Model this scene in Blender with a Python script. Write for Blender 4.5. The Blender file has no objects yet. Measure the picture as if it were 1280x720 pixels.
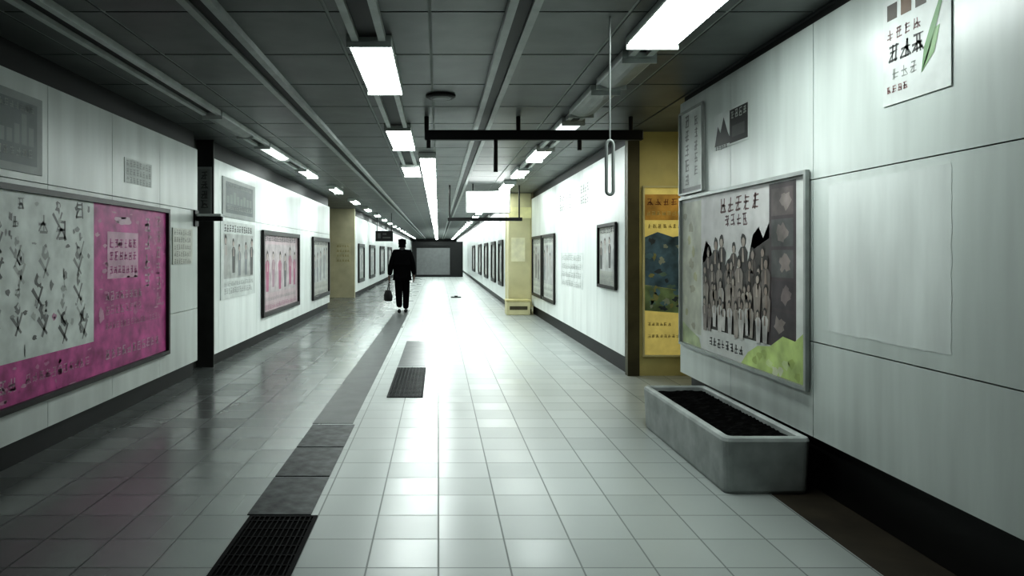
import bpy, math, random
from mathutils import Vector
C = bpy.context.scene.collection
PI = math.pi
F = 900.0; CZ = 1.40; VX, VY = 548.0, 316.0
YE = 72.0

# ---------------------------------------------------------------- materials
def M(name, c, rough=.5, metal=0., var=.12, scale=6., bump=0., emit=None, es=0., stretch=(1,1,1), spec=.5):
    m = bpy.data.materials.new(name); m.use_nodes = True
    nt = m.node_tree; N = nt.nodes; L = nt.links
    b = N['Principled BSDF']
    tc = N.new('ShaderNodeTexCoord'); mp = N.new('ShaderNodeMapping'); mp.inputs['Scale'].default_value = stretch
    no = N.new('ShaderNodeTexNoise'); no.inputs['Scale'].default_value = scale; no.inputs['Detail'].default_value = 5
    L.new(tc.outputs['Object'], mp.inputs[0]); L.new(mp.outputs[0], no.inputs['Vector'])
    cr = N.new('ShaderNodeValToRGB')
    cr.color_ramp.elements[0].position = .3; cr.color_ramp.elements[1].position = .7
    cr.color_ramp.elements[0].color = (c[0]*(1-var), c[1]*(1-var), c[2]*(1-var), 1)
    cr.color_ramp.elements[1].color = (min(1, c[0]*(1+var)), min(1, c[1]*(1+var)), min(1, c[2]*(1+var)), 1)
    L.new(no.outputs['Fac'], cr.inputs[0]); L.new(cr.outputs[0], b.inputs['Base Color'])
    b.inputs['Roughness'].default_value = rough; b.inputs['Metallic'].default_value = metal
    b.inputs['Specular IOR Level'].default_value = spec
    if bump:
        bp = N.new('ShaderNodeBump'); bp.inputs['Strength'].default_value = bump; bp.inputs['Distance'].default_value = .01
        L.new(no.outputs['Fac'], bp.inputs['Height']); L.new(bp.outputs[0], b.inputs['Normal'])
    if emit:
        b.inputs['Emission Color'].default_value = (*emit, 1); b.inputs['Emission Strength'].default_value = es
    return m

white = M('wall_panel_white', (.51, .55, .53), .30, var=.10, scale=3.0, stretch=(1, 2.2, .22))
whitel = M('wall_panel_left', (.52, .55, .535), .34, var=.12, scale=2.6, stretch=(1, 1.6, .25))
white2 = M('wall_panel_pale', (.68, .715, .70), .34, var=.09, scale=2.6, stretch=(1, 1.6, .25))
seam = M('seam_dark', (.16, .165, .16), .7)
black = M('black_plinth', (.010, .011, .011), .5)
darkm = M('dark_metal', (.012, .012, .012), .45, .3)
postm = M('recess_grey', (.05, .052, .049), .45, var=.4, scale=3)
framem = M('frame_black', (.02, .018, .018), .4)
alum = M('aluminium', (.36, .38, .37), .42, .6)
cordm = M('dull_cord', (.24, .26, .25), .6)
ceilm = M('ceiling_panel', (.130, .140, .136), .40, var=.18, scale=3)
ceild = M('ceiling_gap', (.38, .40, .39), .8)
railm = M('ceiling_rail_grey', (.38, .405, .395), .45, .1)
railw = M('light_track_white', (.54, .57, .555), .45)
yellow = M('yellow_wall', (.52, .475, .25), .5, var=.2, scale=2)
yellowp = M('pale_yellow', (.57, .54, .35), .5, var=.12, scale=2)
cream = M('cream_face', (.42, .40, .29), .5, var=.15, scale=2)
olive = M('dark_olive', (.085, .078, .046), .5, var=.3, scale=3)
brown = M('brown_ledge', (.035, .028, .018), .7, var=.3, scale=5, bump=.2)
concrete = M('planter_concrete', (.38, .405, .395), .6, var=.2, scale=7, bump=.08)
soil = M('planter_soil', (.005, .005, .005), .9, scale=50, var=.5, bump=.5, spec=.1)
slab = M('cover_plate', (.070, .076, .076), .5, var=.7, scale=11, bump=.3)
slab2 = M('dark_strip', (.072, .078, .077), .36, var=.3, scale=5)
grate = M('grate_iron', (.006, .006, .007), .7, .0, spec=.2)
pitm = M('grate_pit', (.004, .004, .004), .9, spec=.1)
LC = (.925, 1, .975)
lightm = M('diffuser_lit', (.8, .8, .8), .5, emit=LC, es=27)
lightn = M('diffuser_lit_near', (.8, .8, .8), .5, emit=LC, es=15)
lightr = M('diffuser_lit_glaring', (.8, .8, .8), .5, emit=LC, es=19)
light_far = M('diffuser_lit_far', (.8, .8, .8), .5, emit=LC, es=20)
lightdim = M('diffuser_dim', (.7, .72, .7), .4, emit=LC, es=1.0)
lightoff = M('diffuser_off', (.30, .32, .31), .4)
lightw = M('diffuser_warm', (.8, .8, .7), .5, emit=(1, .94, .70), es=11)
lightw2 = M('diffuser_warm_dim', (.8, .8, .7), .5, emit=(1, .93, .7), es=6)
signlit = M('sign_lit', (.8, .8, .8), .5, emit=(.95, 1, .98), es=3.5)
panelglow = M('yellow_lit_panel', (.52, .46, .18), .4, emit=(1, .82, .32), es=.16, var=.2)
screenm = M('screen_grey', (.14, .15, .15), .4, var=.1, emit=(.85, .9, .89), es=.03)
skin_m = M('skin', (.10, .065, .05), .7, spec=.2)
hair_m = M('hair_black', (.004, .004, .004), .95, scale=60, var=.5, spec=.05)
suit_m = M('suit_black', (.003, .003, .0035), .95, spec=.05)
trous_m = M('trousers_black', (.003, .003, .0035), .95, spec=.05)
shoe_m = M('shoe_black', (.006, .006, .006), .4)
bag_m = M('bag_dark', (.010, .010, .010), .7)
shirt_m = M('collar_dark', (.03, .03, .03), .8)

def floor_mat():
    m = bpy.data.materials.new('floor_tiles'); m.use_nodes = True
    nt = m.node_tree; N = nt.nodes; L = nt.links; b = N['Principled BSDF']
    tc = N.new('ShaderNodeTexCoord')
    def brick(c1, c2, mo, ms):
        br = N.new('ShaderNodeTexBrick'); br.offset = 0; br.squash = 1
        br.inputs['Scale'].default_value = 1; br.inputs['Brick Width'].default_value = .32; br.inputs['Row Height'].default_value = .32
        br.inputs['Mortar Size'].default_value = ms; br.inputs['Mortar Smooth'].default_value = .3; br.inputs['Bias'].default_value = 0
        br.inputs['Color1'].default_value = c1; br.inputs['Color2'].default_value = c2; br.inputs['Mortar'].default_value = mo
        L.new(tc.outputs['Object'], br.inputs['Vector']); return br
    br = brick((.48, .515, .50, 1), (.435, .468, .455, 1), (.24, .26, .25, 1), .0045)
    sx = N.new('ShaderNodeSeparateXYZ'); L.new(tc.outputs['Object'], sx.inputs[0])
    # light falloff painted into the tile colour: darker toward the left wall
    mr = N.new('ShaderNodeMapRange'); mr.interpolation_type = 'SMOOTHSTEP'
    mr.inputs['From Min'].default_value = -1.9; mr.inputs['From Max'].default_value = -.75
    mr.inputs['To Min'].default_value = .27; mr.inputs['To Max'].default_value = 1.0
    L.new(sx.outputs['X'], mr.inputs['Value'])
    # milder painted shade on the tiles toward the right wall
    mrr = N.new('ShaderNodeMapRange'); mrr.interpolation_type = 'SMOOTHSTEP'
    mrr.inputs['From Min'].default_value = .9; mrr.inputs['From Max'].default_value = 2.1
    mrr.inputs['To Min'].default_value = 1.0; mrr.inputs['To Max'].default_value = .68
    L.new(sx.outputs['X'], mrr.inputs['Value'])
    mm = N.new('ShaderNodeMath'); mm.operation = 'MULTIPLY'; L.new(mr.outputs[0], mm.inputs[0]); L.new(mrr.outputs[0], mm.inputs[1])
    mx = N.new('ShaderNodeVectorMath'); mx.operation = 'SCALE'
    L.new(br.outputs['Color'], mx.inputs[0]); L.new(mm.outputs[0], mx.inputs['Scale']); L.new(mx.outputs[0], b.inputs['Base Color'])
    rb = brick((0, 0, 0, 1), (.10, .10, .10, 1), (.25, .25, .25, 1), .006)
    mr2 = N.new('ShaderNodeMapRange'); mr2.inputs['From Min'].default_value = -1.5; mr2.inputs['From Max'].default_value = -.6
    mr2.inputs['To Min'].default_value = .19; mr2.inputs['To Max'].default_value = .28
    L.new(sx.outputs['X'], mr2.inputs['Value'])
    ad = N.new('ShaderNodeMath'); ad.operation = 'ADD'; L.new(mr2.outputs[0], ad.inputs[0]); L.new(rb.outputs['Color'], ad.inputs[1])
    L.new(ad.outputs[0], b.inputs['Roughness'])
    bp = N.new('ShaderNodeBump'); bp.inputs['Strength'].default_value = .3; bp.inputs['Distance'].default_value = .002; bp.invert = True
    L.new(br.outputs['Fac'], bp.inputs['Height'])
    no = N.new('ShaderNodeTexNoise'); no.inputs['Scale'].default_value = 5; no.inputs['Detail'].default_value = 1
    L.new(tc.outputs['Object'], no.inputs['Vector'])
    b2 = N.new('ShaderNodeBump'); b2.inputs['Strength'].default_value = .12; b2.inputs['Distance'].default_value = .01
    L.new(no.outputs['Fac'], b2.inputs['Height']); L.new(bp.outputs[0], b2.inputs['Normal']); L.new(b2.outputs[0], b.inputs['Normal'])
    return m
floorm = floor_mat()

PC = {}
def ink(c, rough=.45, var=.14):
    k = tuple(round(x, 3) for x in c)+(var,)
    if k not in PC: PC[k] = M('print_ink', c, rough, var=var, scale=5)
    return PC[k]

# ---------------------------------------------------------------- mesh helpers
class MB:
    def __init__(s): s.v = []; s.f = []; s.mi = []; s.m = []
    def idx(s, m):
        if m not in s.m: s.m.append(m)
        return s.m.index(m)
    def poly(s, pts, m):
        n = len(s.v); s.v += [tuple(p) for p in pts]; s.f.append(list(range(n, n+len(pts)))); s.mi.append(s.idx(m))
    def box(s, x0, x1, y0, y1, z0, z1, m):
        n = len(s.v)
        s.v += [(x0,y0,z0),(x1,y0,z0),(x1,y1,z0),(x0,y1,z0),(x0,y0,z1),(x1,y0,z1),(x1,y1,z1),(x0,y1,z1)]
        for f in ((0,3,2,1),(4,5,6,7),(0,1,5,4),(1,2,6,5),(2,3,7,6),(3,0,4,7)):
            s.f.append([n+i for i in f]); s.mi.append(s.idx(m))
    def tube(s, pts, r, m, n=10, closed=False):
        P = [Vector(p) for p in pts]; base = len(s.v); k = len(P)
        for i, p in enumerate(P):
            a = P[(i-1) % k] if (i or closed) else P[i]; b = P[(i+1) % k] if (i < k-1 or closed) else P[i]
            d = (b-a).normalized(); up = Vector((0,1,0)) if abs(d.y) < .9 else Vector((1,0,0))
            u = d.cross(up).normalized(); w = d.cross(u)
            rr = r[i] if isinstance(r, (list, tuple)) else r
            for j in range(n):
                t = 2*PI*j/n; s.v.append(tuple(p+u*rr*math.cos(t)+w*rr*math.sin(t)))
        for i in range(k if closed else k-1):
            for j in range(n):
                a = base+i*n+j; b = base+i*n+(j+1) % n; c = base+((i+1) % k)*n+(j+1) % n; d = base+((i+1) % k)*n+j
                s.f.append([a,b,c,d]); s.mi.append(s.idx(m))
        if not closed:
            s.f.append([base+j for j in range(n)][::-1]); s.mi.append(s.idx(m))
            s.f.append([base+(k-1)*n+j for j in range(n)]); s.mi.append(s.idx(m))
    def build(s, name, parent=None, loc=(0,0,0), rotz=0, bevel=0, smooth=False, seg=2):
        me = bpy.data.meshes.new(name); me.from_pydata(s.v, [], s.f)
        for m in s.m: me.materials.append(m)
        for p, i in zip(me.polygons, s.mi): p.material_index = i; p.use_smooth = smooth
        me.update()
        o = bpy.data.objects.new(name, me); C.objects.link(o); o.location = loc; o.rotation_euler = (0,0,rotz)
        if parent: o.parent = parent
        if bevel:
            b = o.modifiers.new('bevel', 'BEVEL'); b.width = bevel; b.segments = seg; b.limit_method = 'ANGLE'
        return o

def tag(o, label=None, cat=None, group=None, kind=None):
    if label: o['label'] = label
    if cat: o['category'] = cat
    if group: o['group'] = group
    if kind: o['kind'] = kind
    return o
def thing(name, label, cat, loc, rotz=0, group=None):
    o = bpy.data.objects.new(name, None); C.objects.link(o); o.location = loc; o.rotation_euler = (0,0,rotz)
    o.empty_display_size = .1
    return tag(o, label, cat, group)
def struct(name, mb, bevel=0, label=None):
    o = mb.build(name, bevel=bevel); o['kind'] = 'structure'
    if label: o['label'] = label
    return o
_o = ['first','second','third','fourth','fifth','sixth','seventh','eighth','ninth','tenth','eleventh','twelfth','thirteenth',
       'fourteenth','fifteenth','sixteenth','seventeenth','eighteenth','nineteenth']
ORD = list(_o)
for tname, tth in (('twenty','twentieth'),('thirty','thirtieth'),('forty','fortieth'),('fifty','fiftieth')):
    ORD.append(tth); ORD += [tname+'-'+q for q in _o[:9]]

# ---------------------------------------------------------------- room shell
XL, XR, CH = -2.75, 2.15, 2.78
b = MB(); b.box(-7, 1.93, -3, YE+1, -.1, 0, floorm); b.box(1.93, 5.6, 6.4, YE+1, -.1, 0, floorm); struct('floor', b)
b = MB(); b.box(1.93, 2.27, -3, 6.4, -.1, -.002, brown); struct('trim_1', b, label='dark brown ledge along the foot of the near right wall')

b = MB(); b.box(-7, 5.6, -3, YE+1, 2.80, 2.95, ceild)
xs = [-3.3, -2.5, -1.92, -1.30, -.64, -.05, .47, 1.10, 1.66, 2.16]
y = -3
while y < YE:
    for i in range(len(xs)-1): b.box(xs[i]+.010, xs[i+1]-.010, y+.011, y+.879, CH, 2.786, ceilm)
    y += .89
b.box(-3.3, 2.16, -3, YE+1, 2.7865, 2.7995, ceild)
b.box(-7, -3.31, -3, YE+1, CH, 2.799, ceilm); b.box(2.17, 5.6, -3, YE+1, CH, 2.799, ceilm)
struct('ceiling', b)

def wall(name, side, X, y0, y1, vs, zs, ztop, m, plinth=.10):
    s = -1 if side == 'L' else 1
    g = .003
    def bx(mb, xa, xb, *r):
        xa, xb = X+s*xa, X+s*xb
        mb.box(min(xa, xb), max(xa, xb), *r)
    b = MB()
    bx(b, .02, .2, y0, y1, zs[0], ztop, seam)
    vs = [y0]+vs+[y1]
    for i in range(len(vs)-1):
        for j in range(len(zs)-1):
            bx(b, 0, .019, vs[i]+g, vs[i+1]-g, zs[j]+g, zs[j+1]-g, m)
    struct(name, b)
    b = MB(); bx(b, plinth, .2, y0, y1, 0, zs[0], black); struct('baseboard_'+name[5:], b)
    if ztop < CH-.01:
        b = MB(); bx(b, .04, .2, y0, y1, ztop+.001, CH, black); return struct('trim_'+name[5:]+'_header', b)

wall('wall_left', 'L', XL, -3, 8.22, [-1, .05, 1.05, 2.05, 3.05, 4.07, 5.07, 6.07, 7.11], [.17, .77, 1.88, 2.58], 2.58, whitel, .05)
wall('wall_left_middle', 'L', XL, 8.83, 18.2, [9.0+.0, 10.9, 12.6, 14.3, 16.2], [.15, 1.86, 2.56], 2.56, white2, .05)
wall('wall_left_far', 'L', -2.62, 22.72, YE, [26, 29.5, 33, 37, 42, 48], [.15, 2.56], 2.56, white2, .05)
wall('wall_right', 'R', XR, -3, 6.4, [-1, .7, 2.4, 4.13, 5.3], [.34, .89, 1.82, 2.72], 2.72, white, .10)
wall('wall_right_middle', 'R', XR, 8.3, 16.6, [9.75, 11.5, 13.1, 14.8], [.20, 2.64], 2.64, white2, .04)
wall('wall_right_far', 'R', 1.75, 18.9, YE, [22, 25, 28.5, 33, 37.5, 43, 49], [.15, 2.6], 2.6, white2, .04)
b = MB(); b.box(-3.15, -2.96, 8.2, 8.9, 0, CH, postm); b.box(-2.955, XL, 8.80, 8.828, 0, CH, postm); struct('trim_2', b)
b = MB(); b.box(-7, -2.96, 18.0, 18.2, 0, CH, cream); b.box(-7.1, -7, 18, 22.7, 0, CH, cream); struct('wall_left_passage', b)
b = MB(); b.box(-7, -2.62, 22.5, 22.71, 0, CH, cream); struct('wall_left_passage_far', b)
b = MB(); b.box(2.36, 5.5, 6.2, 6.4, 0, CH, yellow); b.box(5.5, 5.6, 6.2, 8.3, 0, CH, yellow); struct('wall_right_passage', b)
b = MB(); b.box(2.286, 5.5, 8.20, 8.3, 0, CH, yellow); struct('wall_right_passage_far', b)
b = MB(); b.box(2.152, 2.285, 8.18, 8.295, 0, CH, olive); struct('trim_3', b, label='dark olive corner jamb of the side passage')
b = MB(); b.box(1.75, 4.5, 18.7, 18.89, 0, CH, yellowp); b.box(4.5, 4.6, 16.4, 18.9, 0, CH, yellow); b.box(2.36, 4.5, 16.4, 16.6, 0, CH, yellow)
struct('wall_right_passage_second', b)
b = MB(); b.box(-7, 5.6, YE, YE+.2, 0, CH, black); struct('wall_far', b)
b = MB(); b.box(-7, 5.6, -3.2, -3, 0, CH, black); struct('wall_back', b)

# ---------------------------------------------------------------- floor fittings
def plate(name, label, cat, x0, x1, y0, y1, m, group=None):
    b = MB(); cx, cy = (x0+x1)/2, (y0+y1)/2
    b.box(x0-cx, x1-cx, y0-cy, y1-cy, 0, .006, m)
    o = b.build(name, loc=(cx, cy, 0), bevel=.002); return tag(o, label, cat, group)
for i, (a, c) in enumerate([(3.84, 4.48), (4.50, 5.16), (5.18, 5.85)]):
    plate('cover_plate', ['mottled grey floor cover plate touching the dark floor grate', 'middle mottled grey floor cover plate of three in a line',
          'mottled grey floor cover plate farthest from the dark grate'][i], 'floor plate', -1.02, -.68, a, c, slab, 'grey floor cover plates')
b = MB(); b.box(-1.03, -.70, 5.9, 17.5, -.02, .003, slab2); struct('trim_4', b, label='long dark strip in the floor tiles')
b = MB(); b.box(-.5, -.16, 8.85, 11.4, -.02, .003, slab2); struct('trim_5', b, label='grey strip in the tiles beyond the drain')

def drain(name, label, x0, x1, y0, y1, nx, ny):
    cx, cy = (x0+x1)/2, (y0+y1)/2; w, h = (x1-x0)/2, (y1-y0)/2
    t = thing(name, label, 'floor grate', (cx, cy, 0))
    f = MB(); f.box(-w, w, -h, -h+.02, 0, .008, grate); f.box(-w, w, h-.02, h, 0, .008, grate)
    f.box(-w, -w+.02, -h+.02, h-.02, 0, .008, grate); f.box(w-.02, w, -h+.02, h-.02, 0, .008, grate); f.build('frame', t)
    f = MB(); f.box(-w+.02, w-.02, -h+.02, h-.02, 0, .002, pitm); f.build('pit', t)
    f = MB()
    for i in range(nx):
        x = -w+.02+(i+.5)*(2*w-.04)/nx; f.box(x-.004, x+.004, -h+.02, h-.02, .002, .0075, grate)
    for i in range(ny):
        yy = -h+.02+(i+.5)*(2*h-.04)/ny; f.box(-w+.02, w-.02, yy-.005, yy+.005, .002, .007, slab2 if ny > 30 else grate)
    f.build('bars', t)
drain('drain_grate', 'rectangular black drain grate in the pale tiles at the middle of the corridor', -.50, -.15, 6.96, 8.75, 8, 34)
drain('floor_grate', 'near black floor grate beside the first grey cover plate', -1.0, -.64, 2.5, 3.82, 12, 12)
o = MB(); o.box(-.16, .16, -.12, .12, 0, .03, darkm); o.box(-.05, .05, -.05, .05, .03, .06, darkm)
tag(o.build('floor_box', loc=(.55, 22.5, 0), bevel=.01), 'small dark box lying on the floor far down the corridor', 'floor box')

# ---------------------------------------------------------------- planter
t = thing('planter', 'long pale concrete trough planter under the framed poster on the right', 'planter', (1.90, 5.0, 0))
b = MB(); x0, x1, y0, y1, h = -.25, .262, -.84, .82, .332; wl = .05
def ring(xa, xb, ya, yb, z, r=.045):
    out = []
    for (cx, cy, a0) in ((xb-r, yb-r, 0), (xa+r, yb-r, 90), (xa+r, ya+r, 180), (xb-r, ya+r, 270)):
        for k in range(5):
            a = math.radians(a0+k*22.5); out.append((cx+r*math.cos(a), cy+r*math.sin(a), z))
    return out
R = [ring(x0+.02,x1-.02,y0+.02,y1-.02,0), ring(x0+.012,x1-.012,y0+.012,y1-.012,.02), ring(x0,x1,y0,y1,h-.025), ring(x0+.006,x1-.006,y0+.006,y1-.006,h-.007), ring(x0+.022,x1-.022,y0+.022,y1-.022,h),
     ring(x0+wl-.01,x1-wl+.01,y0+wl-.01,y1-wl+.01,h,.03), ring(x0+wl,x1-wl,y0+wl,y1-wl,h-.012,.025), ring(x0+wl,x1-wl,y0+wl,y1-wl,h-.07,.025)]
b.v += sum(R, []); NR = 20
for k in range(len(R)-1):
    for i in range(NR):
        j = (i+1) % NR; b.f.append([k*NR+i, k*NR+j, (k+1)*NR+j, (k+1)*NR+i]); b.mi.append(b.idx(concrete))
b.f.append(list(range(NR))[::-1]); b.mi.append(0); b.f.append([(len(R)-1)*NR+i for i in range(NR)]); b.mi.append(0)
tr = b.build('trough', t, smooth=False)
b = MB()
gx, gy = 14, 56; rs = random.Random(3)
xa, xb, ya, yb = x0+wl+.006, x1-wl-.006, y0+wl+.006, y1-wl-.006
for j in range(gy+1):
    for i in range(gx+1): b.v.append((xa+(xb-xa)*i/gx, ya+(yb-ya)*j/gy, h-.045+rs.uniform(0, .010)+.008*(j % 2)))
for j in range(gy):
    for i in range(gx): q = j*(gx+1)+i; b.f.append([q, q+1, q+gx+2, q+gx+1]); b.mi.append(b.idx(soil))
b.build('soil', t)

# ---------------------------------------------------------------- ceiling fittings
def light(X, y0, y1, w, label, m, group, drop=.055, cat='ceiling light'):
    cy = (y0+y1)/2; L_ = (y1-y0)/2
    t = thing('ceiling_light', label, cat, (X, cy, CH-drop-.03), 0, group)
    h = MB(); h.box(-w/2, w/2, -L_, L_, .03, drop+.0295, railw); h.build('housing', t, bevel=.006)
    d = MB(); a = w/2-.012
    n = 7; pts = [(-a+2*a*i/(n-1), .029-.028*math.sin(PI*i/(n-1))) for i in range(n)]
    for i in range(n-1):
        d.poly([(pts[i][0], -L_+.03, pts[i][1]), (pts[i+1][0], -L_+.03, pts[i+1][1]), (pts[i+1][0], L_-.03, pts[i+1][1]), (pts[i][0], L_-.03, pts[i][1])][::-1], m)
    d.poly([(p[0], -L_+.03, p[1]) for p in pts], m); d.poly([(p[0], L_-.03, p[1]) for p in pts][::-1], m)
    d.build('diffuser', t)
    for s in (-1, 1):
        e = MB(); e.box(-w/2+.003, w/2-.003, s*L_-.014 if s > 0 else -L_+.0, s*L_ if s > 0 else -L_+.014, -.004, .0295, railw); e.build('end_cap', t)
    return t
def track(X, y0, y1, w, label):
    cy = (y0+y1)/2; L_ = (y1-y0)/2
    t = thing('ceiling_light_track', label, 'light track', (X, cy, CH-.05))
    for s in (-1, 1):
        f = MB(); f.box(s*w/2-.022, s*w/2+.022, -L_, L_, .002, .0495, railw); f.build('flange', t)
    f = MB(); f.box(-w/2+.024, w/2-.024, -L_, L_, .03, .0495, darkm); f.build('channel', t)
mid = [(4.55, 5.95), (7.7, 9.2), (11.0, 12.4)]
for i, (a, c) in enumerate(mid):
    light(-.44, a, c, .29, 'wide lit ceiling light, %s from the camera in the middle row' % ORD[i], lightn if i == 0 else lightm, 'wide lights of the middle row', .045)
track(-.44, -2.9, 4.53, .17, 'pale light track running over the near end of the corridor')
track(-.44, 5.97, 7.68, .17, 'pale light track between the two nearest wide middle lights')
track(-.44, 9.22, 10.98, .17, 'pale light track between the second and third wide middle lights')
y = 9.9; i = 0
while y < YE-4:
    l = 1.42 if y < 45 else 2.9
    light(-.155, y, y+l, .24, 'narrow lit tube, %s from the camera in the unbroken bright line' % ORD[i], light_far, 'unbroken line of narrow lights', .05)
    y += l+.08; i += 1
light(1.37, 3.05, 4.62, .34, 'large glaring ceiling light over the near right wall', lightr, None, .045)
rr = [(4.9, 5.7, lightoff), (5.9, 6.9, lightoff), (7.3, 8.3, lightdim), (9.2, 10.3, lightm), (11.4, 12.5, lightm)]
y = 13.7
while y < YE-3: rr.append((y, y+1.2, light_far)); y += 2.4
for i, (a, c, m) in enumerate(rr):
    st = 'unlit' if m == lightoff else ('faintly lit' if m == lightdim else 'lit')
    light(1.37, a, c, .24, '%s ceiling light, %s after the glaring one in the right row' % (st, ORD[i]), m, 'right row of ceiling lights', .055)
prev = 4.64
for i, (a, c, m) in enumerate(rr[:5]):
    track(1.37, prev, a-.02, .12, 'short light track just before the %s small fixture of the right row' % ORD[i]); prev = c+.02
lr = [(7.0, 8.2, lightoff), (9.0, 10.2, lightdim), (11.5, 12.6, lightm), (14.7, 15.9, lightm)]
y = 18.2
while y < YE-4: lr.append((y, y+1.2, light_far)); y += 3.4
for i, (a, c, m) in enumerate(lr):
    st = 'unlit' if m == lightoff else ('faintly lit' if m == lightdim else 'lit')
    light(-2.2, a, c, .20, '%s ceiling light, %s in the row above the left wall' % (st, ORD[i]), m, 'left row of ceiling lights', .05)
track(-2.2, -2.9, 6.98, .14, 'light track above the large magenta poster')
track(-2.2, 8.22, 8.98, .14, 'short light track above the dark recess in the left wall')
track(-2.2, 10.22, 11.48, .14, 'light track before the first lit light of the left row')
light(2.9, 6.6, 7.3, .5, 'warm ceiling light inside the yellow side passage on the right', lightw, None, .05)
light(-4.2, 19.8, 21.0, .4, 'warm ceiling light inside the left side passage', lightw2, None, .05)
light(3.2, 17.3, 18.2, .4, 'warm ceiling light in the gap behind the yellow pillar', lightw, None, .05)
def rail(X, w, label):
    L_ = (YE+2)/2
    t = thing('ceiling_rail', label, 'ceiling rail', (X, L_-2.5, CH-.045))
    for s in (-1, 1):
        f = MB(); f.box(s*w/2-.024, s*w/2+.024, -L_, L_, .0, .0445, railm); f.build('rail_edge', t)
    f = MB(); f.box(-w/2+.025, w/2-.025, -L_, L_, .02, .0445, black); f.build('rail_bed', t)
rail(-1.30, .13, 'long grey twin rail on the ceiling left of the middle lights')
rail(.47, .13, 'long grey twin rail on the ceiling right of the middle lights')
t = thing('ceiling_speaker', 'round dark speaker grille on the ceiling between light row and rail', 'speaker', (.02, 6.3, CH-.03))
b = MB(); b.tube([(0,0,.0295), (0,0,.012), (0,0,0)], [.13, .13, .11], darkm, 24); b.build('rim', t)
b = MB(); b.tube([(0,0,-.001), (0,0,-.008)], [.09, .07], ceilm, 24); b.build('grille', t)

# hanging pieces
t = thing('sign_hanger', 'black steel hanger bar hung under the ceiling across the corridor', 'hanger bar', (.83, 7.3, 2.54))
b = MB(); b.box(-.97, 1.24, -.04, .04, .0, .10, darkm); b.build('bar', t, bevel=.01)
for x in (-.95, -.02, 1.12):
    b = MB(); b.tube([(x, 0, .10), (x, 0, CH-2.54-.0005)], .022, darkm); b.build('drop_rod', t)
for x, l in ((-.93, .08), (-.25, .32), (.60, .10)):
    b = MB(); b.tube([(x, 0, 0), (x, 0, -l)], .022, darkm); b.build('lower_rod', t)
t = thing('sign_hanger', 'thin black hanger bar beneath the glowing white box sign', 'hanger bar', (.95, 14.7, 2.05))
b = MB(); b.box(-.76, .76, -.03, .03, 0, .07, darkm); b.build('bar', t, bevel=.008)
for x in (-.72, .70):
    b = MB(); b.tube([(x, 0, .07), (x, 0, CH-2.05-.0005)], .015, darkm); b.build('drop_rod', t)
t = thing('light_box_sign', 'glowing white box sign hanging from the ceiling', 'sign', (.99, 14.4, 2.19))
b = MB(); b.box(-.44, .44, -.07, .07, 0, .45, alum); b.build('case', t, bevel=.01)
b = MB(); b.box(-.42, .42, -.075, -.0705, .02, .43, signlit); b.build('face', t)
for x in (-.3, .3):
    b = MB(); b.tube([(x, 0, .451), (x, 0, CH-2.19-.0005)], .012, darkm); b.build('drop_rod', t)
t = thing('hanging_loop', 'dull grey elongated loop hanging on a thin cord from the ceiling', 'loop', (1.0, 4.2, 1.73))
b = MB(); b.tube([(0, 0, .325), (.0, 0, CH-1.73-.0005)], .005, cordm, 8); b.build('cord', t)
pts = [(.020*math.cos(a), 0, .03+.020*math.sin(a)) for a in [PI+PI*k/8 for k in range(9)]] + [(.020*math.cos(a), 0, .295+.03*math.sin(a)) for a in [PI*k/8 for k in range(9)]]
b = MB(); b.tube(pts, .010, cordm, 8, closed=True); b.build('loop', t, smooth=True)
t = thing('hanging_sign', 'small black hanging sign over the far left of the corridor', 'sign', (-1.88, 25, 1.80))
b = MB(); b.box(-.30, .30, -.05, .05, 0, .36, black); b.build('board', t, bevel=.01)
b = MB()
for (a, c, d, e) in [(-.22, -.12, .1, .28), (-.05, .08, .22, .28), (-.05, .22, .1, .15)]: b.box(a, c, -.053, -.0505, d, e, ink((.10, .10, .10)))
b.build('lettering', t)
for x in (-.25, .25):
    b = MB(); b.tube([(x, 0, .36), (x, 0, CH-1.80-.0005)], .012, darkm); b.build('drop_rod', t)

# far screen kiosk
t = thing('screen', 'large grey screen in a black housing blocking the far end of the corridor', 'screen', (-.03, 41.9, 0))
b = MB(); b.box(-1.5, 1.45, -.05, .5, .0, .05, black); b.box(-1.5, 1.45, -.05, .5, 1.80, 2.05, black)
b.box(-1.5, -1.28, -.05, .5, .05, 1.80, black); b.box(.74, 1.45, -.05, .5, .05, 1.80, black); b.build('housing', t)
b = MB(); b.box(-1.279, .739, .0, .1, .051, 1.799, black); b.build('backing', t)
b = MB(); b.box(-1.24, .70, -.03, -.001, .12, 1.68, screenm); b.build('panel', t)

# yellow pillar and bin
t = thing('pillar', 'square pale yellow pillar standing out from the right wall', 'pillar', (1.88, 16.93, 0))
b = MB(); b.box(-.26, .26, -.30, .30, .1, 2.7795, yellowp); b.build('shaft', t, bevel=.01)
b = MB(); b.box(-.27, .27, -.31, .31, 0, .1, olive); b.build('base', t)
b = MB(); b.box(-.2, .12, -.312, -.301, 1.2, 1.75, ink((.7, .68, .5))); b.build('notice', t)
b = MB(); b.box(-.26, .26, -.34, -.301, 2.2, 2.45, ink((.72, .69, .4))); b.build('sign_band', t)
t = thing('bin', 'low yellow box bin at the foot of the yellow pillar', 'bin', (1.80, 16.38, 0))
b = MB(); b.box(-.27, .27, -.22, .22, 0, .30, yellowp); b.build('body', t, bevel=.012)
b = MB(); b.box(-.28, .28, -.23, .23, .301, .34, yellow); b.build('lid', t, bevel=.008)
b = MB(); b.box(-.2, .2, -.226, -.2205, .12, .2, olive); b.build('slot', t)

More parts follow.
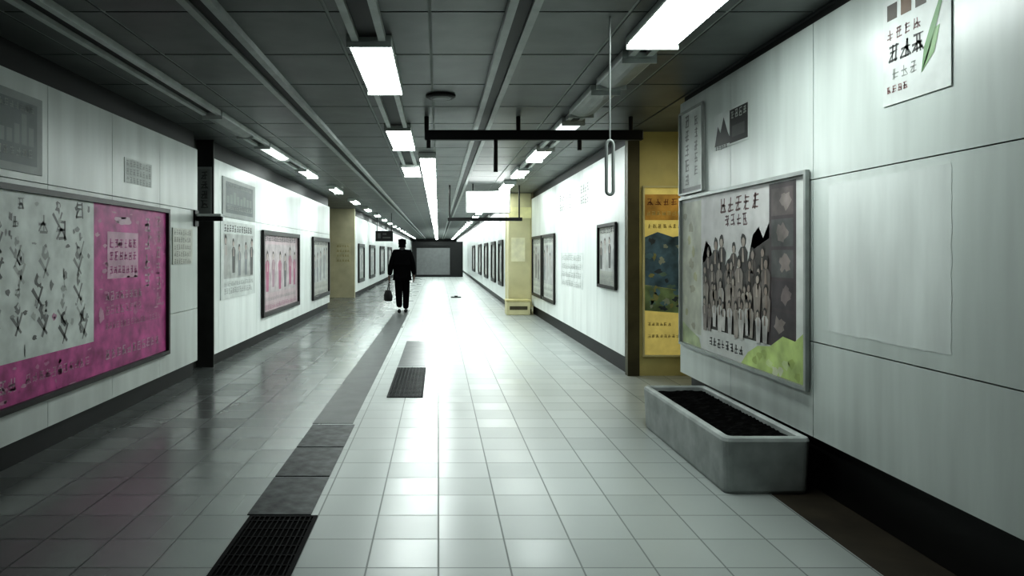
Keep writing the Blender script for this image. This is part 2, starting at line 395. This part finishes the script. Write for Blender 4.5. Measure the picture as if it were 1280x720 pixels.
t = thing('wall_bracket', 'pale metal bracket arm jutting out beside the dark recess in the left wall', 'bracket', (-2.7, 8.14, 1.78))
b = MB(); b.box(-.0495, -.03, -.06, .06, -.08, .1, darkm); b.build('mounting_plate', t)
b = MB(); b.box(-.03, .26, -.03, .03, -.02, .03, darkm); b.build('arm', t, bevel=.008)
b = MB(); b.box(-.02, .25, -.04, .04, .031, .060, railw); b.build('top_cap', t)

# ---------------------------------------------------------------- posters
rng = random.Random(7)
class Canvas(MB):
    def __init__(s, w, h, y): super().__init__(); s.w, s.h, s.y = w, h, y; s.layer = 0
    def P(s, u, v): return (-s.w/2+u*s.w, s.y-.0007*(s.layer+1), v*s.h)
    def shape(s, uv, c): s.poly([s.P(*p) for p in uv], c if not isinstance(c, tuple) else ink(c))
    def rect(s, u0, v0, u1, v1, c): s.shape([(u0,v0),(u1,v0),(u1,v1),(u0,v1)], c)
    def blob(s, u, v, ru, rv, c, rough=.25, n=14):
        ph = rng.random()*6; s.shape([(u+ru*math.cos(2*PI*k/n+ph)*(1+rng.uniform(-rough, rough)), v+rv*math.sin(2*PI*k/n+ph)*(1+rng.uniform(-rough, rough))) for k in range(n)], c)
    def figure(s, u, v, sz, body, head, hair=None):   # a small standing figure, sz = height in metres, (u, v) its foot
        su, sv = sz/s.w, sz/s.h; j = rng.uniform(-.04, .04)*su; l0 = s.layer
        s.shape([(u-.13*su, v), (u+.13*su, v), (u+.17*su, v+.45*sv), (u+.20*su, v+.68*sv), (u+.10*su, v+.78*sv), (u-.10*su, v+.78*sv), (u-.20*su, v+.68*sv), (u-.16*su, v+.45*sv)], body)
        s.layer = l0+1; s.blob(u+j, v+.90*sv, .105*su, .13*sv, hair or (.04, .035, .03), .12, 10)
        s.layer = l0+2; s.blob(u+j, v+.865*sv, .075*su, .09*sv, head, .1, 10)
        s.shape([(u-.05*su, v+.5*sv), (u+.05*su, v+.5*sv), (u+.02*su, v+.76*sv), (u-.03*su, v+.76*sv)], head); s.layer = l0
    def stroke(s, u0, v0, u1, v1, t, c):
        dx, dz = (u1-u0)*s.w, (v1-v0)*s.h; l = math.hypot(dx, dz) or 1; nx, nz = -dz/l*t/2/s.w, dx/l*t/2/s.h
        k = rng.uniform(.4, 1)
        s.shape([(u0-nx, v0-nz), (u1-nx*k, v1-nz*k), (u1+nx*k, v1+nz*k), (u0+nx, v0+nz)], c)
    def glyph(s, u, v, sz, c, t=None):
        su, sv = sz/s.w, sz/s.h; t = t or sz*.13
        for k in range(rng.choice([2, 3, 3])):
            q = v+sv*(-.36+.36*k+rng.uniform(-.08, .08)); s.stroke(u-su*rng.uniform(.25, .45), q, u+su*rng.uniform(.25, .45), q+sv*rng.uniform(-.03, .08), t, c)
        for k in range(rng.choice([1, 2])):
            q = u+su*rng.uniform(-.3, .3); s.stroke(q, v+sv*.45, q+su*rng.uniform(-.15, .1), v-sv*.45, t, c)
        if rng.random() < .6: s.stroke(u, v+sv*.1, u+su*.42, v-sv*.42, t, c)
        if rng.random() < .5: s.stroke(u, v+sv*.1, u-su*.42, v-sv*.4, t, c)
    def line(s, u0, u1, v, sz, c, gap=1.15):
        u = u0+sz/s.w/2
        while u < u1: s.glyph(u, v, sz, c); u += sz*gap/s.w
    def col(s, u, v1, v0, sz, c, gap=1.15):
        v = v1-sz/s.h/2
        while v > v0: s.glyph(u, v, sz, c); v -= sz*gap/s.h

def poster(name, label, side, a, c, z0, z1, bg, draw, frame=None, ft=.035, fd=.03, X=None, group=None, cat='poster', th=.010, bgm=None):
    w = c-a; h = z1-z0; m = (a+c)/2; g = .0006
    if side == 'L': loc, rz = ((XL if X is None else X)+g, m, z0), PI/2
    elif side == 'R': loc, rz = ((XR if X is None else X)-g, m, z0), -PI/2
    else: loc, rz = (m, X-g, z0), 0
    t = thing(name, label, cat, loc, rz, group)
    sh = MB(); i = ft*.5 if frame else 0
    sh.box(-w/2+i, w/2-i, -th, 0, i, h-i, bgm or ink(bg)); sh.build('sheet', t)
    if frame:
        f = MB(); f.box(-w/2, w/2, -fd, -th-.0002, 0, ft, frame); f.box(-w/2, w/2, -fd, -th-.0002, h-ft, h, frame)
        f.box(-w/2, -w/2+ft, -fd, -th-.0002, ft, h-ft, frame); f.box(w/2-ft, w/2, -fd, -th-.0002, ft, h-ft, frame); f.build('frame', t)
    if draw:
        k = Canvas(w, h, -th); draw(k); k.build('print', t)
    return t

MAG = (.41, .085, .25); PW = (.56, .59, .575); INKD = (.05, .05, .055); GR = (.28, .29, .29)
magm = M('magenta_paper', MAG, .45, var=.42, scale=7)
def d_magenta(k):
    k.rect(.01, .215, .565, .985, ink(PW, var=.2))
    cs = [(.20, .20, .20), (.26, .265, .26), (.33, .34, .335), (.40, .415, .405), (.14, .14, .14)]
    for i in range(7):
        u = .05+i*.076; v = .92
        while v > .27:
            sz = rng.choice([.09, .12, .15, .18]); c = rng.choice(cs)
            uu = u+rng.uniform(-.016, .016)
            r = rng.random()
            if r < .65:
                k.layer = 1; k.blob(uu, v, sz*.28/k.w, sz*.34/k.h, c, .45, 12)
                k.layer = 2; k.blob(uu+.003, v+.01, sz*.15/k.w, sz*.17/k.h, (.50, .52, .51), .4, 9)
                k.layer = 1; k.stroke(uu-.02, v-.03, uu+.012, v-.11, sz*.22, c); k.stroke(uu+.015, v-.02, uu-.006, v-.12, sz*.16, c)
            elif r < .85: k.layer = 1; k.glyph(uu, v, sz*.9, c, sz*.12)
            v -= sz/k.h*1.35
    k.layer = 2
    for i in range(70): k.blob(rng.uniform(.02, .555), rng.uniform(.24, .96), rng.uniform(.002, .009), rng.uniform(.005, .022), rng.choice(cs), .5, 9)
    for i in range(4): k.blob(rng.uniform(.03, .54), rng.uniform(.26, .5), .008, .018, (.45, .26, .36), .5, 9)
    k.layer = 1
    P1 = (.56, .38, .47); P2 = (.48, .27, .37); P3 = (.45, .19, .32)
    k.line(.02, .26, .115, .10, P1); k.line(.30, .55, .12, .07, P2)
    k.rect(.63, .55, .80, .82, ink((.54, .34, .44), var=.2)); k.layer = 2
    k.line(.64, .79, .755, .08, MAG); k.line(.64, .79, .68, .08, MAG); k.line(.64, .79, .60, .07, MAG); k.layer = 1
    k.col(.86, .93, .42, .15, P1); k.col(.935, .95, .34, .13, P2)
    k.line(.62, .82, .45, .08, P1); k.line(.62, .82, .37, .08, P2); k.line(.62, .95, .28, .06, P2); k.line(.62, .95, .12, .09, P1)
    k.blob(.60, .35, .015, .04, P2, .4); k.blob(.72, .89, .05, .025, (.56, .38, .47), .3)
    for i in range(50): k.blob(rng.uniform(.58, .98), rng.uniform(.04, .95), rng.uniform(.003, .014), rng.uniform(.003, .014), rng.choice([P3, P3, P2, (.34, .06, .20)]), .5, 9)
    for i in range(30): k.blob(rng.uniform(.02, .58), rng.uniform(.03, .19), rng.uniform(.003, .014), rng.uniform(.003, .012), rng.choice([P3, P2, (.34, .06, .20)]), .5, 9)
poster('poster', 'huge magenta and white poster with brush lettering on the near left wall', 'L', 3.7, 7.28, .38, 1.84, MAG, d_magenta, framem, .04, .04, bgm=magm)

def d_photo(k):
    k.rect(.08, .1, .92, .9, (.14, .16, .16)); k.layer = 1
    for i in range(8): k.rect(.1+i*.1, .35, .17+i*.1, .35+rng.uniform(.15, .4), (.22, .25, .24))
    k.layer = 2; k.line(.12, .88, .25, .06, (.36, .38, .37)); k.line(.12, .88, .82, .05, (.32, .34, .33))
poster('notice_board', 'dark grey picture board above the magenta poster', 'L', 4.15, 4.98, 1.93, 2.45, (.26, .28, .275), d_photo, None, cat='notice')
def d_text(c, sz, rows):
    def f(k):
        for i in range(rows): k.line(.06, .94, 1-(i+.6)/rows, sz, c)
    return f
poster('wall_lettering', 'faint grey lettering plate high on the left wall beside the dark board', 'L', 6.3, 6.9, 2.02, 2.24, (.49, .52, .505), d_text((.32, .34, .33), .06, 3), None, cat='notice', th=.003)
poster('notice', 'small pale notice between magenta poster and dark recess', 'L', 7.43, 8.02, 1.28, 1.66, (.48, .49, .45), d_text((.2, .2, .18), .055, 5), None, cat='notice')
def d_narrow(k):
    k.rect(.1, .05, .9, .95, (.30, .32, .31)); k.layer = 1; k.col(.5, .9, .1, .1, (.12, .12, .12))
poster('narrow_notice', 'narrow grey notice on the dark recess of the left wall', 'F', -2.94, -2.77, 1.85, 2.45, (.4, .42, .41), d_narrow, None, X=8.80, cat='notice')
def d_people(seed, pink=True, bg=PW, n=6):
    def f(k):
        k.layer = 0; k.rect(.07, .26, .93, .84, ink((.40, .36, .37) if pink else (.42, .43, .42), var=.3))
        for i in range(n):
            u = .13+i*.74/(n-1)+rng.uniform(-.02, .02); k.layer = 1
            k.figure(u, .27+rng.uniform(0, .06), rng.uniform(.42, .52)*k.h, rng.choice([(.35, .12, .2), (.15, .14, .15), (.45, .42, .42), (.3, .2, .24)]) if pink else rng.choice([(.12, .12, .12), (.25, .26, .27), (.4, .4, .39)]), (.42, .35, .32))
        k.layer = 0; k.line(.08, .92, .91, .1, INKD); k.line(.08, .92, .10, .08, (.32, .12, .2) if pink else GR)
        k.line(.08, .92, .19, .06, GR)
    return f
poster('poster', 'frameless white poster with dark figures just past the recess', 'L', 9.07, 10.76, .80, 1.81, PW, d_people(1, False, n=5), None)
poster('notice_board', 'grey picture board above the frameless white poster', 'L', 9.15, 10.76, 1.87, 2.38, (.32, .34, .335), d_photo, None, cat='notice')
poster('poster', 'black framed pinkish poster in the middle of the left wall', 'L', 11.15, 14.06, .39, 1.755, (.44, .36, .38), d_people(2, n=6), framem, .07, .05)
poster('poster', 'black framed poster at the end of the left wall by the side passage', 'L', 15.6, 17.95, .36, 1.75, (.42, .42, .39), d_people(3, False, n=5), framem, .09, .05)
for i, (a, c) in enumerate([(23.4, 25.2), (27.2, 29.4), (32, 34.5), (37, 40)]):
    poster('poster', '%s dark framed poster beyond the left side passage' % ORD[i], 'L', a, c, .42, 1.7, (.35, .37, .35), d_people(4+i, False, n=4), framem, .12, .05, X=-2.62, group='far left posters')
poster('notice', 'pale yellow notice on the far wall of the left side passage', 'F', -3.2, -2.75, 1.1, 1.7, (.42, .40, .28), d_text((.25, .22, .1), .07, 4), None, X=22.5, cat='notice')

def d_main(k):
    k.rect(.015, .015, .985, .985, (.54, .56, .54))
    k.layer = 1
    k.rect(.02, .1, .22, .96, ink((.45, .46, .39), var=.25))
    k.shape([(.22, .98), (.22, .55), (.40, .66), (.58, .6), (.77, .70), (.77, .98)], ink((.56, .555, .55), var=.15))
    k.rect(.77, .16, .93, .97, ink((.06, .045, .05), var=.5))
    k.shape([(.24, .16), (.235, .60), (.27, .70), (.31, .66), (.34, .58), (.37, .60), (.40, .54), (.43, .52), (.46, .58), (.49, .60), (.52, .55), (.55, .52), (.58, .58), (.60, .54), (.63, .60), (.66, .72), (.70, .76), (.73, .70), (.77, .78), (.77, .16)], ink((.050, .043, .040), var=.4))
    k.shape([(.22, .02), (.22, .16), (.60, .16), (.60, .02)], ink((.54, .55, .53), var=.1))
    k.layer = 2
    for i in range(10): k.blob(rng.uniform(.05, .19), .15+i*.08, rng.uniform(.015, .03), rng.uniform(.02, .04), rng.choice([ink((.38, .38, .24), var=.3), ink((.33, .32, .25), var=.3), ink((.50, .51, .42), var=.3)]), .35)
    bod = [[(.08, .065, .06), (.05, .045, .04), (.04, .035, .035)], [(.14, .12, .11), (.07, .06, .055), (.24, .21, .19), (.10, .08, .07)], [(.22, .19, .17), (.40, .38, .36), (.12, .10, .09), (.30, .27, .24)], [(.46, .45, .43), (.48, .47, .46), (.22, .19, .18), (.34, .31, .28)]]
    for row, (vv, n_, sz) in enumerate([(.40, 7, .36), (.32, 9, .33), (.24, 11, .29), (.165, 12, .24)]):
        for i in range(n_):
            k.layer = 2+row*2
            k.figure(.275+i*.465/(n_-1)+rng.uniform(-.018, .018), vv+rng.uniform(-.025, .03), sz*rng.uniform(.85, 1.15), ink(rng.choice(bod[row]), var=.4), ink(rng.choice([(.26, .21, .18), (.38, .33, .29), (.30, .26, .23)]), var=.2), (.025, .022, .02))
    k.layer = 10
    k.shape([(.58, .02), (.98, .02), (.98, .26), (.93, .21), (.86, .22), (.78, .155), (.70, .14), (.63, .09)], ink((.42, .52, .20), var=.35))
    k.layer = 2
    for i in range(5): k.rect(.785, .20+i*.152, .915, .20+i*.152+.135, ink(rng.choice([(.10, .08, .08), (.05, .04, .045), (.14, .11, .11), (.08, .08, .08)]), var=.6))
    k.layer = 3
    for i in range(5): k.blob(.85+rng.uniform(-.03, .03), .27+i*.152, .03, .04, ink(rng.choice([(.16, .13, .13), (.2, .17, .16)]), var=.5), .4)
    k.layer = 11
    for i in range(9): k.blob(.68+i*.033, .06+rng.uniform(-.02, .05), .018, .022, ink(rng.choice([(.48, .56, .30), (.52, .55, .40), (.34, .42, .14)]), var=.3), .4, 9)
    k.layer = 2
    k.line(.40, .70, .90, .12, (.16, .09, .09)); k.line(.44, .64, .81, .09, (.14, .08, .09))
    k.line(.30, .58, .085, .07, (.07, .07, .07))
    k.shape([(.02, .02), (.22, .02), (.20, .08), (.10, .12), (.02, .16)], ink((.40, .46, .28), var=.3))
poster('poster', 'large metal framed colour poster above the concrete planter', 'R', 4.15, 6.34, .60, 1.88, (.5, .52, .49), d_main, alum, .024, .035)
# faded residue sheet with ragged edges
plq = M('plaque_gloss', (.60, .635, .62), .22, var=.10, scale=3, stretch=(2, 1, .4))
t = thing('plaque', 'faint milky patch with ragged edges right of the metal framed poster', 'plaque', (XR-.0006, 3.49, .96), -PI/2)
b = MB(); rp = random.Random(5); pts = []
def rag(a, c, n):
    for i in range(n): f = i/n; pts.append((a[0]+(c[0]-a[0])*f+rp.uniform(-.005, .005), a[1]+(c[1]-a[1])*f+rp.uniform(-.005, .005)))
rag((-.47, .006), (.47, .006), 40); rag((.475, .01), (.475, .81), 34); rag((.47, .815), (-.47, .815), 40); rag((-.475, .81), (-.475, .01), 34)
b.poly([(p[0], -.0006, p[1]) for p in pts], plq); b.poly([(p[0], 0, p[1]) for p in pts][::-1], plq)
n = len(pts)
for i in range(n): j = (i+1) % n; b.poly([(pts[i][0], 0, pts[i][1]), (pts[j][0], 0, pts[j][1]), (pts[j][0], -.0006, pts[j][1]), (pts[i][0], -.0006, pts[i][1])], plq)
b.build('film', t)
def d_leaf(k):
    for i in range(4): k.rect(.07+i*.22, .80, .07+i*.22+.16, .95, rng.choice([(.14, .09, .06), (.08, .07, .06), (.2, .16, .12)]))
    k.line(.06, .55, .66, .055, (.2, .12, .12)); k.line(.08, .66, .48, .09, (.07, .07, .07), .95); k.line(.15, .5, .28, .055, (.3, .32, .3)); 
    k.layer = 1
    k.shape([(.60, .20), (.68, .30), (.80, .55), (.90, .78), (.86, .80), (.74, .60), (.64, .42)], (.12, .24, .10))
    k.shape([(.60, .20), (.78, .34), (.86, .56), (.80, .55), (.70, .38)], (.2, .33, .16))
    k.line(.06, .4, .14, .035, (.3, .16, .16))
poster('notice', 'white notice with green leaf drawing high on the near right wall', 'R', 3.01, 3.47, 2.10, 2.60, (.59, .62, .605), d_leaf, None, cat='notice', th=.006)
def d_black(k):
    k.rect(.48, .05, .98, .95, (.01, .01, .01))
    k.shape([(.02, .1), (.12, .65), (.2, .45), (.3, .85), (.42, .4), (.5, .2), (.5, .08)], (.03, .03, .03)); k.layer = 1
    k.line(.52, .94, .8, .06, (.4, .42, .4)); k.line(.05, .45, .05, .04, INKD); k.rect(.55, .2, .9, .5, (.06, .06, .06))
poster('notice', 'small black and white picture notice above the metal framed poster', 'R', 4.98, 5.6, 2.19, 2.46, (.55, .585, .57), d_black, None, cat='notice', th=.004)
def d_strip(k):
    k.col(.3, .95, .1, .11, (.25, .26, .25)); k.col(.68, .9, .2, .09, (.3, .31, .3)); k.rect(.1, .03, .9, .08, (.2, .2, .2))
poster('banner_board', 'tall white lettered board at the corner of the side passage', 'R', 5.8, 6.36, 1.90, 2.62, (.55, .58, .56), d_strip, alum, .015, .03, cat='notice')

def d_bill(k): d_people(9, False, n=4)(k)
poster('poster', 'farther of two slim black framed posters before the yellow pillar', 'R', 14.85, 16.3, .45, 1.76, (.50, .52, .48), d_bill, framem, .06, .04)
poster('poster', 'nearer of two slim black framed posters before the yellow pillar', 'R', 13.2, 14.7, .45, 1.76, (.50, .52, .48), d_bill, framem, .06, .04)
poster('poster', 'small black framed poster near the olive corner jamb', 'R', 8.62, 9.6, .95, 1.77, (.38, .39, .36), d_bill, framem, .04, .04)
poster('notice', 'pale text notice between the framed posters of the right wall', 'R', 10.7, 12.6, .85, 1.40, (.60, .63, .62), d_text((.36, .38, .37), .09, 4), None, cat='notice', th=.003)
poster('wall_lettering', 'grey lettering high on the right wall, nearer of two', 'R', 10.2, 10.9, 2.12, 2.45, (.64, .67, .655), d_text((.18, .19, .18), .13, 2), None, cat='lettering', th=.003)
poster('wall_lettering', 'grey lettering high on the right wall, farther of two', 'R', 11.7, 12.8, 2.12, 2.45, (.64, .67, .655), d_text((.18, .19, .18), .13, 2), None, cat='lettering', th=.003)
for i, (a, c) in enumerate([(19.3, 20.6), (21.8, 23.4), (25.2, 27), (29, 31), (34, 36.5)]):
    poster('poster', '%s dark framed poster on the wall beyond the yellow pillar' % ORD[i], 'R', a, c, .5, 1.75, (.45, .46, .43), d_people(20+i, False, n=3), framem, .1, .05, X=1.75, group='far right posters')

# side passage poster (faces the corridor)
def d_panel(k):
    k.rect(.03, .80, .97, .95, ink((.54, .33, .10), var=.35)); k.layer = 1
    k.line(.08, .92, .905, .08, (.24, .10, .04)); k.line(.08, .92, .84, .05, (.56, .48, .24)); k.layer = 0
    k.shape([(.05, .42), (.95, .38), (.95, .72), (.6, .70), (.3, .73), (.05, .70)], ink((.10, .17, .25), var=.6)); k.shape([(.05, .27), (.95, .25), (.95, .379), (.05, .419)], ink((.20, .27, .17), var=.6)); k.layer = 1
    for i in range(34): k.layer = 1+i % 3; k.blob(rng.uniform(.1, .9), rng.uniform(.28, .70), rng.uniform(.03, .09), rng.uniform(.010, .022), ink(rng.choice([(.32, .36, .34), (.14, .24, .32), (.30, .30, .16), (.16, .24, .22), (.06, .08, .11)]), var=.3), .5)
    k.layer = 1
    k.line(.1, .9, .765, .05, (.3, .24, .1)); k.line(.1, .9, .12, .04, (.34, .28, .12)); k.line(.1, .6, .19, .04, (.34, .28, .12))
poster('poster', 'glowing yellow poster panel with orange heading in the right side passage', 'F', 2.32, 2.90, .22, 2.16, (.5, .45, .2), d_panel, yellowp, .02, .04, X=8.20, bgm=panelglow)

# ---------------------------------------------------------------- person
def skin_obj(name, verts, edges, radii, m, parent, root=0, sub=2):
    me = bpy.data.meshes.new(name+'_skel'); me.from_pydata([Vector(v) for v in verts], edges, []); me.update()
    o = bpy.data.objects.new(name, me); C.objects.link(o)
    sk = o.modifiers.new('skin', 'SKIN'); sk.use_smooth_shade = True
    for i, r in enumerate(radii):
        d = me.skin_vertices[0].data[i]; d.radius = r if isinstance(r, tuple) else (r, r); d.use_root = (i == root)
    ss = o.modifiers.new('sub', 'SUBSURF'); ss.levels = sub; ss.render_levels = sub
    bpy.context.view_layer.update()
    dg = bpy.context.evaluated_depsgraph_get()
    nm = bpy.data.meshes.new_from_object(o.evaluated_get(dg)); nm.name = name
    o.modifiers.clear(); o.data = nm; bpy.data.meshes.remove(me)
    nm.materials.clear(); nm.materials.append(m)
    for p in nm.polygons: p.use_smooth = True; p.material_index = 0
    o.parent = parent
    return o
PX, PY = -.84, 16.7
person = thing('person', 'person in black suit walking away down the corridor carrying a dark bag', 'person', (PX, PY, 0))
hl = (-.305, .0, .78); hr = (.27, .10, .80)
LK, LA = (-.075, -.05, .50), (-.05, -.27, .15)
RK, RA = (.085, .14, .50), (.075, .18, .09)
V = [(0,0,.93), (0,0,1.12), (0,0,1.32), (0,.01,1.46), (0,.02,1.53), (0,.025,1.60), (0,.03,1.675),
     (-.16,0,1.405), (-.24,-.03,1.12), (-.29,.0,.87), (.16,0,1.405), (.235,-.02,1.12), (.262,.09,.89),
     (-.08,0,.88), LK, LA, (.08,0,.88), RK, RA, (0, .125, 1.60)]
E = [(0,1),(1,2),(2,3),(3,4),(4,5),(5,6),(2,7),(7,8),(8,9),(2,10),(10,11),(11,12),(0,13),(13,14),(14,15),(0,16),(16,17),(17,18),(5,19)]
Rr = [(.14,.10),(.12,.09),(.14,.095),.055,.06,(.072,.088),(.066,.08),.055,.04,.028,.055,.04,.028,.085,.055,.036,.085,.055,.036,.012]
skin_obj('body', V, E, Rr, skin_m, person)
for s, h in ((-1, hl), (1, hr)):
    hx, hy, hz = h
    Vh = [(hx, hy, hz+.10), (hx, hy, hz+.03), (hx, hy, hz-.01)]; Eh = [(0,1),(1,2)]; Rh = [(.024,.026),(.018,.036),(.016,.036)]
    for q, (dy, ln) in enumerate([(.032, .07), (.011, .08), (-.011, .075), (-.032, .055)]):
        i = len(Vh); Vh += [(hx, hy+dy, hz-.02), (hx-s*.006, hy+dy, hz-.02-ln*.5), (hx-s*.03, hy+dy, hz-.02-ln*.85)]
        Eh += [(2, i), (i, i+1), (i+1, i+2)]; Rh += [.009, .0085, .007]
    i = len(Vh); Vh += [(hx-s*.012, hy+.05, hz+.01), (hx-s*.02, hy+.06, hz-.03)]; Eh += [(1, i), (i, i+1)]; Rh += [.011, .008]
    skin_obj('hand', Vh, Eh, Rh, skin_m, person, 0, 1)
for sx in (-.032, .032):
    b = MB(); b.tube([(sx, .108, 1.628), (sx, .116, 1.628)], [.013, .009], ink((.03, .03, .03)), 10); b.build('eye', person)
b = MB(); b.box(-.024, .024, .112, .117, 1.560, 1.567, ink((.3, .12, .1))); b.build('mouth', person)
for sx in (-1, 1):
    skin_obj('ear', [(sx*.078, .02, 1.60), (sx*.084, .012, 1.63)], [(0,1)], [(.010,.016),(.010,.018)], skin_m, person, 0, 1)
skin_obj('hair', [(0,-.020,1.53), (0,-.018,1.60), (0,.0,1.665), (0,.03,1.70)], [(0,1),(1,2),(2,3)], [(.066,.05),(.084,.072),(.088,.09),(.072,.085)], hair_m, person, 1)
V = [(0,0,.78), (0,0,.95), (0,0,1.12), (0,0,1.32), (0,.0,1.42), (-.17,0,1.40), (-.25,-.03,1.12), (-.295,.0,.87), (.17,0,1.40), (.245,-.02,1.12), (.272,.095,.89)]
E = [(0,1),(1,2),(2,3),(3,4),(3,5),(5,6),(6,7),(3,8),(8,9),(9,10)]
skin_obj('jacket', V, E, [(.225,.155),(.215,.15),(.20,.135),(.215,.14),(.12,.09),.092,.072,.052,.092,.072,.052], suit_m, person, 1)
b = MB(); b.tube([(0,.012,1.45), (0,.015,1.51)], [.072, .064], shirt_m, 16); b.build('collar', person)
V = [(0,0,.90), (-.08,0,.84), (LK[0],LK[1],LK[2]-.02), (LA[0],LA[1],LA[2]), (.08,0,.84), (RK[0],RK[1],RK[2]-.02), (RA[0],RA[1]-.005,.075)]
skin_obj('trousers', V, [(0,1),(1,2),(2,3),(0,4),(4,5),(5,6)], [(.16,.12),.115,.088,.07,.115,.088,.07], trous_m, person)
skin_obj('shoe', [(-.05,-.315,.10), (-.053,-.24,.065), (-.057,-.15,.036)], [(0,1),(1,2)], [(.04,.045),(.046,.042),(.04,.033)], shoe_m, person, 0)
skin_obj('shoe', [(.075,.13,.047), (.078,.23,.045), (.083,.33,.035)], [(0,1),(1,2)], [(.042,.045),(.046,.043),(.04,.033)], shoe_m, person, 0)
t = thing('bag', 'small dark bag with looped handles in the walking person\'s left hand', 'bag', (PX-.325, PY, .28))
b = MB()
prof = [(.0, .12, .05), (.03, .16, .065), (.14, .16, .06), (.25, .13, .03)]
rings = []
for z, a, c in prof:
    i0 = len(b.v); b.v += [(c*math.cos(2*PI*k/16)*1.0, a*math.copysign(abs(math.sin(2*PI*k/16))**.6, math.sin(2*PI*k/16)), z) for k in range(16)]; rings.append(i0)
for q in range(3):
    for k in range(16): b.f.append([rings[q]+k, rings[q]+(k+1) % 16, rings[q+1]+(k+1) % 16, rings[q+1]+k]); b.mi.append(b.idx(bag_m))
b.f.append([rings[0]+k for k in range(16)][::-1]); b.mi.append(0); b.f.append([rings[3]+k for k in range(16)]); b.mi.append(0)
b.build('body', t, smooth=True, rotz=math.radians(30))
for s in (-1, 1):
    h = MB(); h.tube([(s*.02, -.08, .24), (s*.012+.02, -.05, .36), (.02, -.02, .44), (.02, .02, .44), (s*.012+.02, .05, .36), (s*.02, .08, .24)], .006, bag_m, 8); h.build('handle', t, smooth=True)

# ---------------------------------------------------------------- world, camera
w = bpy.data.worlds.new('world'); bpy.context.scene.world = w; w.use_nodes = True
w.node_tree.nodes['Background'].inputs[0].default_value = (.02, .022, .021, 1); w.node_tree.nodes['Background'].inputs[1].default_value = .2
cd = bpy.data.cameras.new('camera'); cam = bpy.data.objects.new('camera', cd); C.objects.link(cam)
cam.location = (0, 0, CZ); cam.rotation_euler = (PI/2, 0, 0)
cd.sensor_width = 36; cd.lens = F/1280*36; cd.shift_x = (640-VX)/1280; cd.shift_y = -(360-VY)/1280
cd.clip_end = 200
bpy.context.scene.camera = cam
vs = bpy.context.scene.view_settings
try: vs.view_transform = 'Standard'
except Exception: pass
for lk in ('High Contrast', 'Medium High Contrast'):
    try: vs.look = lk; break
    except Exception: pass
print('LOOK', vs.view_transform, vs.look)
